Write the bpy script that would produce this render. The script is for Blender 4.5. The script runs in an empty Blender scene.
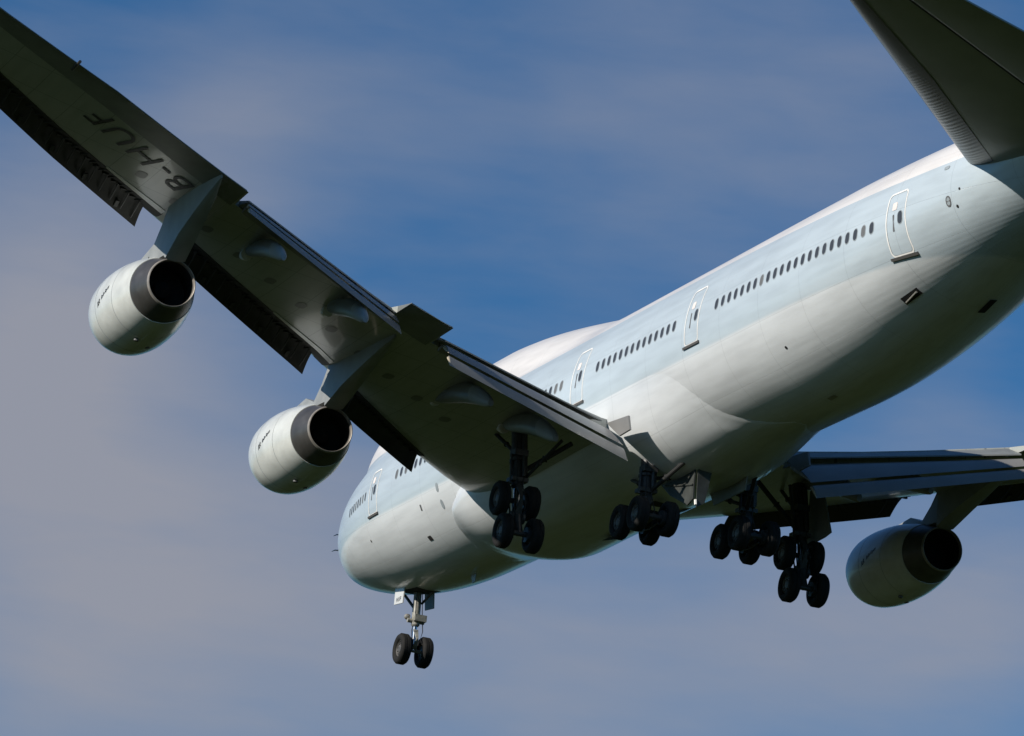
import bpy, bmesh, math, random
from mathutils import Vector, Matrix
R = math.radians
random.seed(7)
sc = bpy.context.scene
col = sc.collection

# ------------------------------------------------------------------ camera
cam_d = bpy.data.cameras.new('camera')
cam = bpy.data.objects.new('camera', cam_d); col.objects.link(cam)
CM = [[0.37910543, 0.208689, 0.90151427], [0.92035599, -0.18615034, -0.34393734], [0.09604125, 0.96010257, -0.26263877]]
m = Matrix(CM).to_4x4(); m.translation = (193.78604941, -68.03512917, -47.34907518)
cam.matrix_world = m
cam_d.sensor_width = 36; cam_d.lens = 5130.757 * 36 / 1024
cam_d.clip_start = 1; cam_d.clip_end = 60000
sc.camera = cam

# ------------------------------------------------------------------ sun and sky
SUN = Vector((.155, -.875, .442)).normalized()
SUN_STRENGTH = 4.9
SKY_STRENGTH = .06
SKY_TINT = (.485, .95, 1.32)
sc.view_settings.view_transform = 'Standard'
sc.view_settings.look = 'None'
sc.view_settings.exposure = 0.0
sc.view_settings.gamma = 1
sd = bpy.data.lights.new('sun', 'SUN'); sd.energy = SUN_STRENGTH; sd.angle = R(.5); sd.color = (1, .93, .83)
so = bpy.data.objects.new('sun', sd); col.objects.link(so)
so.rotation_euler = SUN.to_track_quat('Z', 'Y').to_euler()

w = bpy.data.worlds.new('World'); sc.world = w; w.use_nodes = True
nt = w.node_tree; nt.nodes.clear()
N = lambda t: nt.nodes.new(t)
L = lambda a, b: nt.links.new(a, b)
out = N('ShaderNodeOutputWorld'); bg = N('ShaderNodeBackground'); L(bg.outputs[0], out.inputs[0])
bg.inputs[1].default_value = SKY_STRENGTH
sky = N('ShaderNodeTexSky'); sky.sky_type = 'NISHITA'; sky.sun_disc = False
sky.sun_elevation = math.asin(SUN.z); sky.sun_rotation = math.atan2(SUN.x, SUN.y)
sky.air_density = 1.0; sky.dust_density = .3; sky.ozone_density = 3.0
def wmath(op, a, b=None, c=None):
    n = N('ShaderNodeMath'); n.operation = op
    for i, v in enumerate((a, b, c)):
        if v is None: continue
        if isinstance(v, (int, float)): n.inputs[i].default_value = v
        else: L(v, n.inputs[i])
    return n.outputs[0]
tc = N('ShaderNodeTexCoord'); DIR = tc.outputs['Generated']
# soft cloud banks: (direction, angular half width deg, weight), broken up by noise
CLOUDS = [((-0.9439, 0.2721, 0.1869), 1.6, 0.4), ((-0.9373, 0.2556, 0.2367), 2.6, 0.85), ((-0.9278, 0.3043, 0.2157), 2, 0.52), ((-0.9263, 0.2575, 0.2751), 1.7, 0.42), ((-0.9085, 0.2872, 0.3034), 1.2, 0.5), ((-0.8965, 0.3176, 0.3088), 1, 0.22), ((-0.8807, 0.3526, 0.3161), 1.6, 0.33), ((-0.8622, 0.3956, 0.3163), 1.8, 0.36), ((-0.9092, 0.3635, 0.2029), 2, 0.66), ((-0.8887, 0.4043, 0.2165), 1.6, 0.55), ((-0.8716, 0.4364, 0.2232), 1.6, 0.62), ((-0.869, 0.4187, 0.2636), 0.8, 0.2), ((-0.9387, 0.2861, 0.1924), 1.5, 0.1), ((-0.916, 0.3248, 0.2353), 1.2, 0.2), ((-0.9257, 0.3221, 0.1985), 1.4, 0.22)]
nz = N('ShaderNodeTexNoise'); nz.inputs['Scale'].default_value = 9; nz.inputs['Detail'].default_value = 5; nz.inputs['Roughness'].default_value = .5
vm = N('ShaderNodeVectorMath'); vm.operation = 'MULTIPLY'; vm.inputs[1].default_value = (1, 1, 2.2); L(DIR, vm.inputs[0]); L(vm.outputs[0], nz.inputs['Vector'])
tot = None
for d, hw, wt in CLOUDS:
    dv = Vector(d).normalized()
    s = N('ShaderNodeVectorMath'); s.operation = 'DISTANCE'; L(DIR, s.inputs[0]); s.inputs[1].default_value = dv
    q = wmath('DIVIDE', s.outputs['Value'], R(hw)); q = wmath('MULTIPLY', q, q); q = wmath('MULTIPLY', q, -1.0)
    g = wmath('MULTIPLY', wmath('EXPONENT', q), wt)
    tot = g if tot is None else wmath('ADD', tot, g)
nn = N('ShaderNodeTexNoise'); nn.inputs['Scale'].default_value = 30; nn.inputs['Detail'].default_value = 5; nn.inputs['Roughness'].default_value = .5; nn.inputs['Distortion'].default_value = .2
vm2 = N('ShaderNodeVectorMath'); vm2.operation = 'MULTIPLY'; vm2.inputs[1].default_value = (1, .8, 3.2); L(DIR, vm2.inputs[0]); L(vm2.outputs[0], nn.inputs['Vector'])
k = wmath('ADD', wmath('MULTIPLY_ADD', nz.outputs['Fac'], .30, -.15), wmath('MULTIPLY_ADD', nn.outputs['Fac'], .46, -.20))
f = wmath('ADD', tot, k)
mr = N('ShaderNodeMapRange'); mr.interpolation_type = 'LINEAR'; mr.inputs[1].default_value = .02; mr.inputs[2].default_value = 1.0
mr.inputs[3].default_value = .0; mr.inputs[4].default_value = .95; L(f, mr.inputs[0])
tint = N('ShaderNodeVectorMath'); tint.operation = 'MULTIPLY'; tint.inputs[1].default_value = SKY_TINT; L(sky.outputs[0], tint.inputs[0])
mx = N('ShaderNodeMix'); mx.data_type = 'RGBA'; L(mr.outputs[0], mx.inputs['Factor']); L(tint.outputs[0], mx.inputs['A'])
CLOUD_COL = tuple(c / SKY_STRENGTH for c in (.30, .313, .37))
mx.inputs['B'].default_value = (*CLOUD_COL, 1)
L(mx.outputs['Result'], bg.inputs[0])

# ------------------------------------------------------------------ materials
def mat(name, colour, rough=.5, metal=0., coat=0., spec=.5, noise=None, bump=None):
    """principled material with faint procedural variation: noise=(scale, amount) bump=(scale, distance)"""
    M = bpy.data.materials.new(name); M.use_nodes = True
    t = M.node_tree; b = t.nodes['Principled BSDF']
    b.inputs['Base Color'].default_value = (*colour, 1); b.inputs['Roughness'].default_value = rough
    b.inputs['Metallic'].default_value = metal; b.inputs['Coat Weight'].default_value = coat; b.inputs['Coat Roughness'].default_value = .12
    b.inputs['Specular IOR Level'].default_value = spec
    c = t.nodes.new('ShaderNodeTexCoord')
    sc_, am = noise or (2., .12)
    n = t.nodes.new('ShaderNodeTexNoise'); n.inputs['Scale'].default_value = sc_; n.inputs['Detail'].default_value = 6
    t.links.new(c.outputs['Object'], n.inputs['Vector'])
    r = t.nodes.new('ShaderNodeMapRange'); r.inputs[1].default_value = .3; r.inputs[2].default_value = .7
    r.inputs[3].default_value = 1 - am; r.inputs[4].default_value = 1 + am * .4; t.links.new(n.outputs['Fac'], r.inputs[0])
    x = t.nodes.new('ShaderNodeVectorMath'); x.operation = 'SCALE'; x.inputs[0].default_value = colour; t.links.new(r.outputs[0], x.inputs['Scale'])
    t.links.new(x.outputs[0], b.inputs['Base Color'])
    if bump:
        n2 = t.nodes.new('ShaderNodeTexNoise'); n2.inputs['Scale'].default_value = bump[0]; n2.inputs['Detail'].default_value = 3
        t.links.new(c.outputs['Object'], n2.inputs['Vector'])
        bp = t.nodes.new('ShaderNodeBump'); bp.inputs['Distance'].default_value = bump[1]; t.links.new(n2.outputs['Fac'], bp.inputs['Height'])
        t.links.new(bp.outputs[0], b.inputs['Normal'])
    return M

def G(t):
    """small node-math helper for one tree"""
    def f(op, a, b=None, c=None):
        n = t.nodes.new('ShaderNodeMath'); n.operation = op
        for i, v in enumerate((a, b, c)):
            if v is None: continue
            if isinstance(v, (int, float)): n.inputs[i].default_value = v
            else: t.links.new(v, n.inputs[i])
        return n.outputs[0]
    return f
def lines(g, v, pitch, width, off=0.):
    """1 on thin lines every pitch metres"""
    a = g('FRACT', g('DIVIDE', g('ADD', v, off + 200 * pitch), pitch))
    return g('LESS_THAN', a, width / pitch)

def skin_mat(name, livery):
    M = bpy.data.materials.new(name); M.use_nodes = True
    t = M.node_tree; b = t.nodes['Principled BSDF']; g = G(t)
    c = t.nodes.new('ShaderNodeTexCoord'); s = t.nodes.new('ShaderNodeSeparateXYZ'); t.links.new(c.outputs['Object'], s.inputs[0])
    X, Y, Z = s.outputs
    def mixc(f, A, B):
        n = t.nodes.new('ShaderNodeMix'); n.data_type = 'RGBA'
        for k_, v in (('Factor', f), ('A', A), ('B', B)):
            if isinstance(v, tuple): n.inputs[k_].default_value = (*v, 1)
            elif isinstance(v, (int, float)): n.inputs[k_].default_value = v
            else: t.links.new(v, n.inputs[k_])
        return n.outputs['Result']
    def mrange(v, a, b_, lo, hi, smooth=True):
        n = t.nodes.new('ShaderNodeMapRange'); n.interpolation_type = 'SMOOTHSTEP' if smooth else 'LINEAR'
        t.links.new(v, n.inputs[0])
        for i, q in enumerate((a, b_, lo, hi)): n.inputs[i + 1].default_value = q
        return n.outputs[0]
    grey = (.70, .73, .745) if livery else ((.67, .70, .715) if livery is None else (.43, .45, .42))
    if livery:
        zb = g('ADD', mrange(X, 54, 62, -.94, -1.4), mrange(X, 0, 9, -.35, 0.))
        up = mrange(g('SUBTRACT', Z, zb), -.07, .07, 0., 1.)
        cl = mixc(up, grey, (.50, .575, .62))
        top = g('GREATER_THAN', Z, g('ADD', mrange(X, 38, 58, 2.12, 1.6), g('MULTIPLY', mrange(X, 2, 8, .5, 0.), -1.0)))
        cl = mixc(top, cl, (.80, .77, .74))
    else:
        cl = mixc(0.0, grey, grey)
    # dirt and streaks running aft
    mp = t.nodes.new('ShaderNodeMapping'); mp.inputs['Scale'].default_value = (.25, 2.2, 2.2); t.links.new(c.outputs['Object'], mp.inputs[0])
    n1 = t.nodes.new('ShaderNodeTexNoise'); n1.inputs['Scale'].default_value = 1.4; n1.inputs['Detail'].default_value = 7; t.links.new(mp.outputs[0], n1.inputs['Vector'])
    d = mrange(n1.outputs['Fac'], .35, .75, 1.0, .88)
    n3 = t.nodes.new('ShaderNodeTexNoise'); n3.inputs['Scale'].default_value = .35; n3.inputs['Detail'].default_value = 4; t.links.new(c.outputs['Object'], n3.inputs['Vector'])
    d = g('MULTIPLY', d, mrange(n3.outputs['Fac'], .3, .7, .97, 1.02))
    vs = t.nodes.new('ShaderNodeVectorMath'); vs.operation = 'SCALE'; t.links.new(cl, vs.inputs[0])
    # body joints: circumferential frames and stringer laps
    ang = g('ARCTAN2', Z, Y)
    ln = g('MAXIMUM', lines(g, X, 3.05, .018), lines(g, ang, .5236, .0035, .21))
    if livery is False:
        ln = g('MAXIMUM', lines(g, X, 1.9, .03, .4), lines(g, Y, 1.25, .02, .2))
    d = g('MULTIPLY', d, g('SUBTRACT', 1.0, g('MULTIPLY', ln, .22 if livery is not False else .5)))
    t.links.new(d, vs.inputs['Scale']); t.links.new(vs.outputs[0], b.inputs['Base Color'])
    b.inputs['Roughness'].default_value = .34; b.inputs['Coat Weight'].default_value = .35; b.inputs['Coat Roughness'].default_value = .08
    # skin quilting between frames (pitch ~ .5 m) strongest aft
    wv = g('SINE', g('MULTIPLY', X, 2 * math.pi / .508))
    wa = g('SINE', g('MULTIPLY', ang, 2 * math.pi / .085))
    n2 = t.nodes.new('ShaderNodeTexNoise'); n2.inputs['Scale'].default_value = .9; n2.inputs['Detail'].default_value = 3; t.links.new(c.outputs['Object'], n2.inputs['Vector'])
    am = g('MULTIPLY', mrange(X, 34, 50, .0002, .0007), n2.outputs['Fac'])
    h = g('MULTIPLY', g('ADD', g('MULTIPLY', wv, .7), wa), am)
    h = g('ADD', h, g('MULTIPLY', n2.outputs['Fac'], .006)); h = g('SUBTRACT', h, g('MULTIPLY', ln, .002))
    bp = t.nodes.new('ShaderNodeBump'); bp.inputs['Distance'].default_value = 1.0; t.links.new(h, bp.inputs['Height']); t.links.new(bp.outputs[0], b.inputs['Normal'])
    return M

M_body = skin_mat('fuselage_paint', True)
M_fair = skin_mat('fairing_paint', None)
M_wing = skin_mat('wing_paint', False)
def panel_mat(name, colour, px=1.5, pw=.02, rough=.35):
    M = mat(name, colour, rough, coat=.3, noise=(1.3, .14)); return M
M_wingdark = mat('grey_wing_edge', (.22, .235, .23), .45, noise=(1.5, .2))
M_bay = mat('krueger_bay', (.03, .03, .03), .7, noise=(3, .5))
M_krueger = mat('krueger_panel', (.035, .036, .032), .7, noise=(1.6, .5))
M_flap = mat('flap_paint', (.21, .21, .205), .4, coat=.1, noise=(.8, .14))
M_flapend = mat('flap_end_primer', (.55, .50, .40), .6, noise=(5, .4))
M_white = mat('white_paint', (.66, .67, .65), .32, coat=.4, noise=(.9, .1))
M_nac = mat('nacelle_paint', (.66, .68, .65), .3, coat=.4, noise=(1.6, .16))
M_noz = mat('nozzle_metal', (.13, .125, .12), .4, metal=.6, noise=(2.4, .25))
M_lip = mat('lip_metal', (.42, .40, .36), .45, metal=.5, noise=(3, .1))
M_rim = mat('nozzle_rim_metal', (.36, .33, .30), .5, metal=.4, noise=(4, .3))
M_black = mat('matt_black', (.012, .011, .011), .8)  # plain black shared by ducts, vents, gaps and bay patches
M_blind = mat('window_blind', (.15, .15, .145), .4)
M_glass = mat('window_glass', (.05, .052, .055), .35, spec=.6)
M_seal = mat('window_surround', (.30, .34, .36), .5)
M_line = mat('outline_paint', (.86, .84, .80), .5)
M_sill = mat('door_sill', (.09, .085, .08), .6)
M_handle = mat('handle_recess', (.12, .12, .12), .5)
M_plac = mat('placard_paint', (.82, .74, .70), .5)
M_nose = mat('gear_paint_sunlit', (.34, .33, .29), .45, noise=(7, .45))  # paler copy of the gear paint, sunlight put into the colour
M_strut = mat('gear_paint_shaded', (.05, .05, .05), .45, noise=(6, .4))  # dark copy of the gear paint, underwing shade put into the colour
M_steel = mat('chrome_oleo', (.6, .6, .6), .2, metal=1.)
M_hose = mat('hose_black', (.02, .02, .02), .6)
M_tyre = mat('tyre_rubber', (.014, .0135, .013), .8, noise=(8, .3), bump=(30, .004), spec=.3)
M_hub = mat('wheel_hub', (.13, .125, .12), .5, metal=.3, noise=(9, .4))
M_letter = mat('registration_paint', (.018, .018, .018), .5)
M_pyl2 = mat('track_fairing_paint', (.19, .20, .19), .42, coat=.15, noise=(2, .15))
M_pyl = mat('pylon_paint', (.29, .305, .305), .5, noise=(1.4, .16))
M_stab = mat('stabilizer_paint', (.34, .36, .33), .38, coat=.25, noise=(.9, .12))
M_stabfix = mat('tailplane_edge_metal', (.10, .096, .09), .28, metal=.4, noise=(1.2, .1))
M_red = mat('beacon_red', (.5, .03, .02), .3)
M_gdoor = mat('gear_door_shaded', (.055, .06, .056), .5, noise=(2.5, .4))  # tone darkened to stand for the shadow over the body gear door
M_tail = mat('fin_paint', (.03, .14, .12), .35, coat=.3)

# ------------------------------------------------------------------ helpers
def obj(name, verts, faces, mats, parent=None, sharp=35, smooth=True, fm=None):
    me = bpy.data.meshes.new(name); me.from_pydata([tuple(v) for v in verts], [], faces)
    if not isinstance(mats, (list, tuple)): mats = [mats]
    for m_ in mats: me.materials.append(m_)
    bm = bmesh.new(); bm.from_mesh(me)
    bmesh.ops.recalc_face_normals(bm, faces=bm.faces); bm.to_mesh(me); bm.free()
    if fm:
        for p, i in zip(me.polygons, fm): p.material_index = i
    if smooth:
        for p in me.polygons: p.use_smooth = True
        me.set_sharp_from_angle(angle=R(sharp))
    o = bpy.data.objects.new(name, me); col.objects.link(o)
    if parent is not None: o.parent = parent
    return o
class MB:
    """collects shapes into one mesh"""
    def __init__(s): s.v = []; s.f = []; s.m = []
    def add(s, v, f, mi=0):
        b = len(s.v); s.v += [tuple(p) for p in v]; s.f += [tuple(i + b for i in q) for q in f]; s.m += [mi] * len(f)
    def loft(s, rings, closed=True, caps=True, mi=0):
        n = len(rings[0]); v = [p for r in rings for p in r]; f = []
        for i in range(len(rings) - 1):
            for j in range(n if closed else n - 1):
                k = (j + 1) % n; f.append((i * n + j, i * n + k, (i + 1) * n + k, (i + 1) * n + j))
        if caps: f.append(tuple(range(n))); f.append(tuple(range((len(rings) - 1) * n, len(rings) * n)))
        s.add(v, f, mi)
    def tube(s, pts, rad, n=12, mi=0):
        pts = [Vector(p) for p in pts]
        if not isinstance(rad, (list, tuple)): rad = [rad] * len(pts)
        rings = []
        for i, p in enumerate(pts):
            d = (pts[min(i + 1, len(pts) - 1)] - pts[max(i - 1, 0)]).normalized()
            u = d.cross(Vector((0, 0, 1)));
            if u.length < .05: u = d.cross(Vector((0, 1, 0)))
            u.normalize(); w_ = d.cross(u)
            rings.append([p + (u * math.cos(a) + w_ * math.sin(a)) * rad[i] for a in [2 * math.pi * k / n for k in range(n)]])
        s.loft(rings, mi=mi)
    def box(s, c, sx, sy, sz, rot=None, mi=0):
        rot = rot or Matrix.Identity(3); c = Vector(c)
        v = [c + rot @ Vector((a * sx / 2, b * sy / 2, d * sz / 2)) for a in (-1, 1) for b in (-1, 1) for d in (-1, 1)]
        s.add(v, [(0, 1, 3, 2), (4, 6, 7, 5), (0, 4, 5, 1), (2, 3, 7, 6), (0, 2, 6, 4), (1, 5, 7, 3)], mi)
    def slab(s, poly, thick, mi=0):
        """flat polygon given thickness along its normal"""
        P = [Vector(p) for p in poly]; nrm = (P[1] - P[0]).cross(P[2] - P[0]).normalized() * thick / 2
        s.loft([[p - nrm for p in P], [p + nrm for p in P]], mi=mi)
    def lathe(s, prof, origin, axis, n=40, mi=0, caps=False):
        axis = Vector(axis).normalized(); u = axis.cross(Vector((0, 0, 1)));
        if u.length < .05: u = axis.cross(Vector((0, 1, 0)))
        u.normalize(); w_ = axis.cross(u); o = Vector(origin)
        s.loft([[o + axis * d + (u * math.cos(a) + w_ * math.sin(a)) * r for a in [2 * math.pi * k / n for k in range(n)]] for d, r in prof], caps=caps, mi=mi)
    def build(s, name, mats, parent=None, sharp=35, smooth=True):
        return obj(name, s.v, s.f, mats, parent, sharp, smooth, s.m)

def interp(tab, x):
    if x <= tab[0][0]: return tab[0][1]
    for i in range(len(tab) - 1):
        (a, u), (b, v) = tab[i], tab[i + 1]
        if x <= b:
            h = b - a
            def sl(k):
                if k <= 0: return (tab[1][1] - tab[0][1]) / (tab[1][0] - tab[0][0])
                if k >= len(tab) - 1: return (tab[-1][1] - tab[-2][1]) / (tab[-1][0] - tab[-2][0])
                d0 = (tab[k][1] - tab[k - 1][1]) / (tab[k][0] - tab[k - 1][0]); d1 = (tab[k + 1][1] - tab[k][1]) / (tab[k + 1][0] - tab[k][0])
                return 0. if d0 * d1 <= 0 else 2 * d0 * d1 / (d0 + d1)
            m0, m1 = sl(i), sl(i + 1); t = (x - a) / h
            return u * (2*t**3 - 3*t*t + 1) + m0*h*(t**3 - 2*t*t + t) + v*(-2*t**3 + 3*t*t) + m1*h*(t**3 - t*t)
    return tab[-1][1]
def lin(tab, x):
    if x <= tab[0][0]: return tab[0][1]
    for (a, u), (b, v) in zip(tab, tab[1:]):
        if x <= b: return u + (v - u) * (x - a) / (b - a)
    return tab[-1][1]

# ------------------------------------------------------------------ ground
gb = MB(); S_ = 15000
gb.add([(-S_, -S_, -49), (S_, -S_, -49), (S_, S_, -49), (-S_, S_, -49)], [(0, 1, 2, 3)])
M_grass = mat('grass_field', (.0155, .024, .0032), .9, noise=(.02, .25), spec=.1)
ground = gb.build('ground', M_grass, smooth=False); ground['kind'] = 'structure'

# ------------------------------------------------------------------ fuselage
FW = [(.6,0.02),(.7,.4),(.9,.66),(1.2,.93),(1.6,1.2),(2.6,1.76),(3.6,2.2),(4.6,2.53),(5.6,2.78),(6.8,2.97),(8.6,3.16),(11,3.25),(46,3.25),(50,3.18),(53,3.02),(56,2.72),(59,2.3),(62,1.78),(65,1.15),(67.5,.6),(68.6,.3)]
FB = [(.6,-.85),(.7,-1.15),(.9,-1.34),(1.2,-1.5),(1.6,-1.68),(2.6,-2.0),(3.6,-2.25),(4.6,-2.46),(6,-2.7),(8,-2.97),(10,-3.14),(13,-3.25),(45,-3.25),(47,-3.18),(49,-3.0),(51,-2.72),(54,-2.15),(57,-1.45),(60,-.7),(63,.05),(66,.8),(68.6,1.5)]
FT = [(.6,-.82),(.7,-.55),(.9,-.33),(1.2,-.1),(1.6,.2),(2.6,.85),(3.6,1.45),(4.6,2.0),(5.6,2.45),(6.6,2.75),(8.6,3.15),(11,3.3),(20,3.33),(50,3.33),(56,3.25),(60,3.08),(64,2.8),(68.6,2.2)]
FC = [(.6,-.83),(1.6,-.65),(3.6,-.38),(6.6,-.12),(9.6,0),(47,0),(51,.15),(55,.45),(59,.9),(63,1.35),(68.6,1.85)]
UT = [(2.6,.8),(3.6,1.95),(4.6,2.95),(5.6,3.6),(6.6,4.05),(7.6,4.32),(8.6,4.48),(10.5,4.6),(19,4.6),(21,4.5),(23,4.32),(25,4.08),(27,3.8),(29,3.5),(30.8,3.22)]
UR = [(2.6,.4),(3.6,1.1),(4.6,1.65),(5.6,2.0),(6.6,2.2),(8.6,2.35),(20,2.35),(30.8,2.6)]
def fr(x, a):
    c, s = math.cos(a), math.sin(a)
    w_ = interp(FW, x); zc = interp(FC, x); h = (interp(FT, x) - zc) if s >= 0 else (zc - interp(FB, x)); h = max(h, .015)
    r = 1 / math.sqrt((c / w_) ** 2 + (s / h) ** 2)
    if 2.6 < x < 30.8 and s > 0:
        ur = interp(UR, x); zu = interp(UT, x) - ur - zc
        b = s * zu; disc = b * b - (zu * zu - ur * ur)
        if disc > 0:
            d = b + math.sqrt(disc) - r; r += .5 * (d + math.sqrt(d * d + .006))
    return r, zc
def fus(x, a, off=0.):
    r, zc = fr(x, a); return Vector((x, (r + off) * math.cos(a), zc + (r + off) * math.sin(a)))
def side(x, z, sgn=-1, off=0.):
    """point on the fuselage side at height z"""
    lo, hi = -math.pi / 2, math.pi / 2
    for _ in range(32):
        a = (lo + hi) / 2
        if fus(x, a).z < z: lo = a
        else: hi = a
    p = fus(x, a, off); p.y *= -1 if sgn < 0 else 1
    return p

root = bpy.data.objects.new('airliner', None); col.objects.link(root)
root['label'] = 'four-engine jumbo jet airliner in pale aqua and white flying overhead with landing gear down'
root['category'] = 'aircraft'

xs = [.6, .63, .7, .8, .9, 1.05, 1.2, 1.4, 1.6, 1.9, 2.25, 2.6, 3.1]; x = 3.6
while x < 68.6: xs.append(x); x += .5
xs.append(68.6)
NA = 96
fb = MB(); fb.loft([[fus(x, 2 * math.pi * j / NA) for j in range(NA)] for x in xs])
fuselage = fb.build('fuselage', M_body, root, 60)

# wing-to-body fairing: its own shell wrapped round the belly
def fair_ring(x):
    pts = []
    # edge angle (below horizontal) where the shell starts, wider towards the ends
    e = lin([(16.5, 88), (17.0, 58), (17.6, 38), (18.6, 27), (20, 21), (24, 16.5), (36.9, 15.5), (37.7, 17.5), (38.3, 21), (38.9, 28), (39.5, 37), (40.1, 50), (40.8, 62), (42, 78), (43, 88)], x)
    ss = lambda a, b, v: (lambda t: t*t*(3 - 2*t))(min(1, max(0, (v - a) / (b - a))))
    W = ss(16.8, 20.5, x) * (1 - ss(35, 41, x)); bb = 3.25 + .46 * W; pw = 2 + .75 * W
    wid = lin([(16.5, 0), (17.3, .12), (18.6, .26), (21, .20), (26, .0), (43, 0)], x)
    n = 44
    for j in range(n + 1):
        a = R(-e) + (R(-180 + e) - R(-e)) * j / n
        u = min(j, n - j) / n * 2          # 0 at edge, 1 at keel
        ew = ss(20, 27, x); ee = min(1, u / (.14 + .38 * ew)); ease = ee * ee * (3 - 2 * ee) * (1 - ew) + (1 - (1 - ee) ** 1.4) * ew
        s, c_ = max(1e-4, -math.sin(a)), max(1e-4, abs(math.cos(a)))
        rse = ((c_ / 3.25) ** pw + (s / bb) ** pw) ** (-1 / pw)
        bulge = (max(0, rse - 3.25) + wid * (1 - ss(.6, 1.0, s)) + .16 * ss(.80, 1, s) * ss(31, 36, x) * (1 - ss(38.5, 43, x))) * ease
        pts.append(fus(x, a, -.006 + .018 * min(1, ee * 3) + bulge))
    for j in range(n, -1, -1):
        a = R(-e) + (R(-180 + e) - R(-e)) * j / n
        pts.append(fus(x, a, -.12))
    return pts
fxs = [16.5 + .35 * i for i in range(76)]
fairing = MB(); fairing.loft([fair_ring(min(x, 43)) for x in fxs]); fairing = fairing.build('wing_body_fairing', M_fair, root, 50)

# windows ----------------------------------------------------------------
def rrect(w_, h_, n=5, e=1.0):
    r = min(w_, h_) / 2 * e; p = []
    for cx, cy, a0 in ((w_/2-r, h_/2-r, 0), (-w_/2+r, h_/2-r, 90), (-w_/2+r, -h_/2+r, 180), (w_/2-r, -h_/2+r, 270)):
        for i in range(n): a = R(a0 + 90 * i / (n - 1)); p.append((cx + r * math.cos(a), cy + r * math.sin(a)))
    return p
def decal(name, pts, mats, parent, sgn=-1, off=.008, rim=None):
    """filled outline (x,z) laid on the skin; rim=(outline) adds a surround in the second material"""
    b = MB(); cx = sum(p[0] for p in pts) / len(pts); cz = sum(p[1] for p in pts) / len(pts)
    v = [side(cx, cz, sgn, off)] + [side(a, z, sgn, off) for a, z in pts]
    b.add(v, [(0, i + 1, (i + 1) % len(pts) + 1) for i in range(len(pts))])
    if rim:
        q = [side(a, z, sgn, off - .004) for a, z in rim] + [side(a, z, sgn, off - .002) for a, z in pts]; n = len(pts)
        b.add(q, [(i, (i + 1) % n, n + (i + 1) % n, n + i) for i in range(n)], 1)
    return b.build(name, mats, parent, 80)
def window(x, z, parent, w_=.27, h_=.40):
    pts = [(x + a, z + c) for a, c in rrect(w_ - .03, h_ - .03)]; rim = [(x + a, z + c) for a, c in rrect(w_ + .03, h_ + .03)]
    decal('cabin_window', pts, [M_blind if random.random() < .09 else M_glass, M_seal], parent, rim=rim)
ZW = .38
def wz(x): return lin([(7, -.12), (9.4, .12), (12.6, .32), (18, ZW), (53, ZW - .04), (54, ZW - .06)], x)
rows = [7.0 + i * .31 for i in range(8)]
for x in rows: window(x, wz(x), fuselage, .15, .36)
for x0, n in ((12.66, 11), (21.4, 16), (32.32, 14), (42.4, 23)):
    for i in range(n):
        window(x0 + i * .508, wz(x0 + i * .508), fuselage)

def ribbon(b, path, width, off, mi=0, closed=True):
    """painted outline following (x,z) path on the skin"""
    n = len(path); v = []
    for i, (x, z) in enumerate(path):
        p, q = path[i - 1 if closed or i else 0], path[(i + 1) % n if closed or i < n - 1 else i]
        tx, tz = q[0] - p[0], q[1] - p[1]; l = math.hypot(tx, tz) or 1; nx, nz_ = -tz / l * width / 2, tx / l * width / 2
        v += [side(x + nx, z + nz_, -1, off), side(x - nx, z - nz_, -1, off)]
    b.add(v, [(2*i, 2*i+1, (2*i+3) % (2*n), (2*i+2) % (2*n)) for i in range(n if closed else n - 1)], mi)
def door(xc, zs, wd=1.07, h=1.98, win=.22, front=False):
    if xc < 12: h = 1.75; wd = .95
    # outline as a fine path
    c = rrect(wd, h, 6, .3); path = []
    for i in range(len(c)):
        a, b_ = c[i], c[(i + 1) % len(c)]; st = max(1, int(math.hypot(b_[0]-a[0], b_[1]-a[1]) / .12))
        for k in range(st): path.append((xc + a[0] + (b_[0]-a[0])*k/st, zs + h/2 + a[1] + (b_[1]-a[1])*k/st))
    b = MB(); ribbon(b, path, .055, .007)
    # faint gap line just inside
    inner = [(xc + (x - xc) * .93, zs + h/2 + (z - zs - h/2) * .965) for x, z in path]; ribbon(b, inner, .012, .006, 1)
    d = b.build('passenger_door', [M_line, M_seal], root, 80)
    d['label'] = 'aqua cabin door outlined in white'
    z0 = wz(xc); pts = [(xc + win + a, z0 + c_) for a, c_ in rrect(.24, .40)]; rim = [(xc + win + a, z0 + c_) for a, c_ in rrect(.30, .46)]
    decal('door_window', pts, [M_glass, M_seal], d, rim=rim)
    hp = [(xc - .13 + a, z0 - .12 + c_) for a, c_ in rrect(.085, .55)]; decal('handle', hp, M_handle, d)
    hp = [(xc - .1 + a, z0 + .42 + c_) for a, c_ in rrect(.26, .26, 4, .4)]; decal('placard', hp, M_plac, d)
    s = MB(); v = []
    for t in (-.6, -.3, 0, .3, .6):
        for zz, of in ((zs - .01, .0), (zs - .01, .05), (zs - .09, .05), (zs - .09, .0)): v.append(side(xc + t * wd, zz, -1, of))
    s.loft([v[i*4:i*4+4] for i in range(5)]); s.build('sill', M_sill, d)
for xc, zs, wn in ((10.15, -.78, .14), (19.6, -.62, .22), (30.55, -.60, .20), (40.45, -.60, .28), (54.98, -.78, .24)): door(xc, zs, win=wn)

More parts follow.
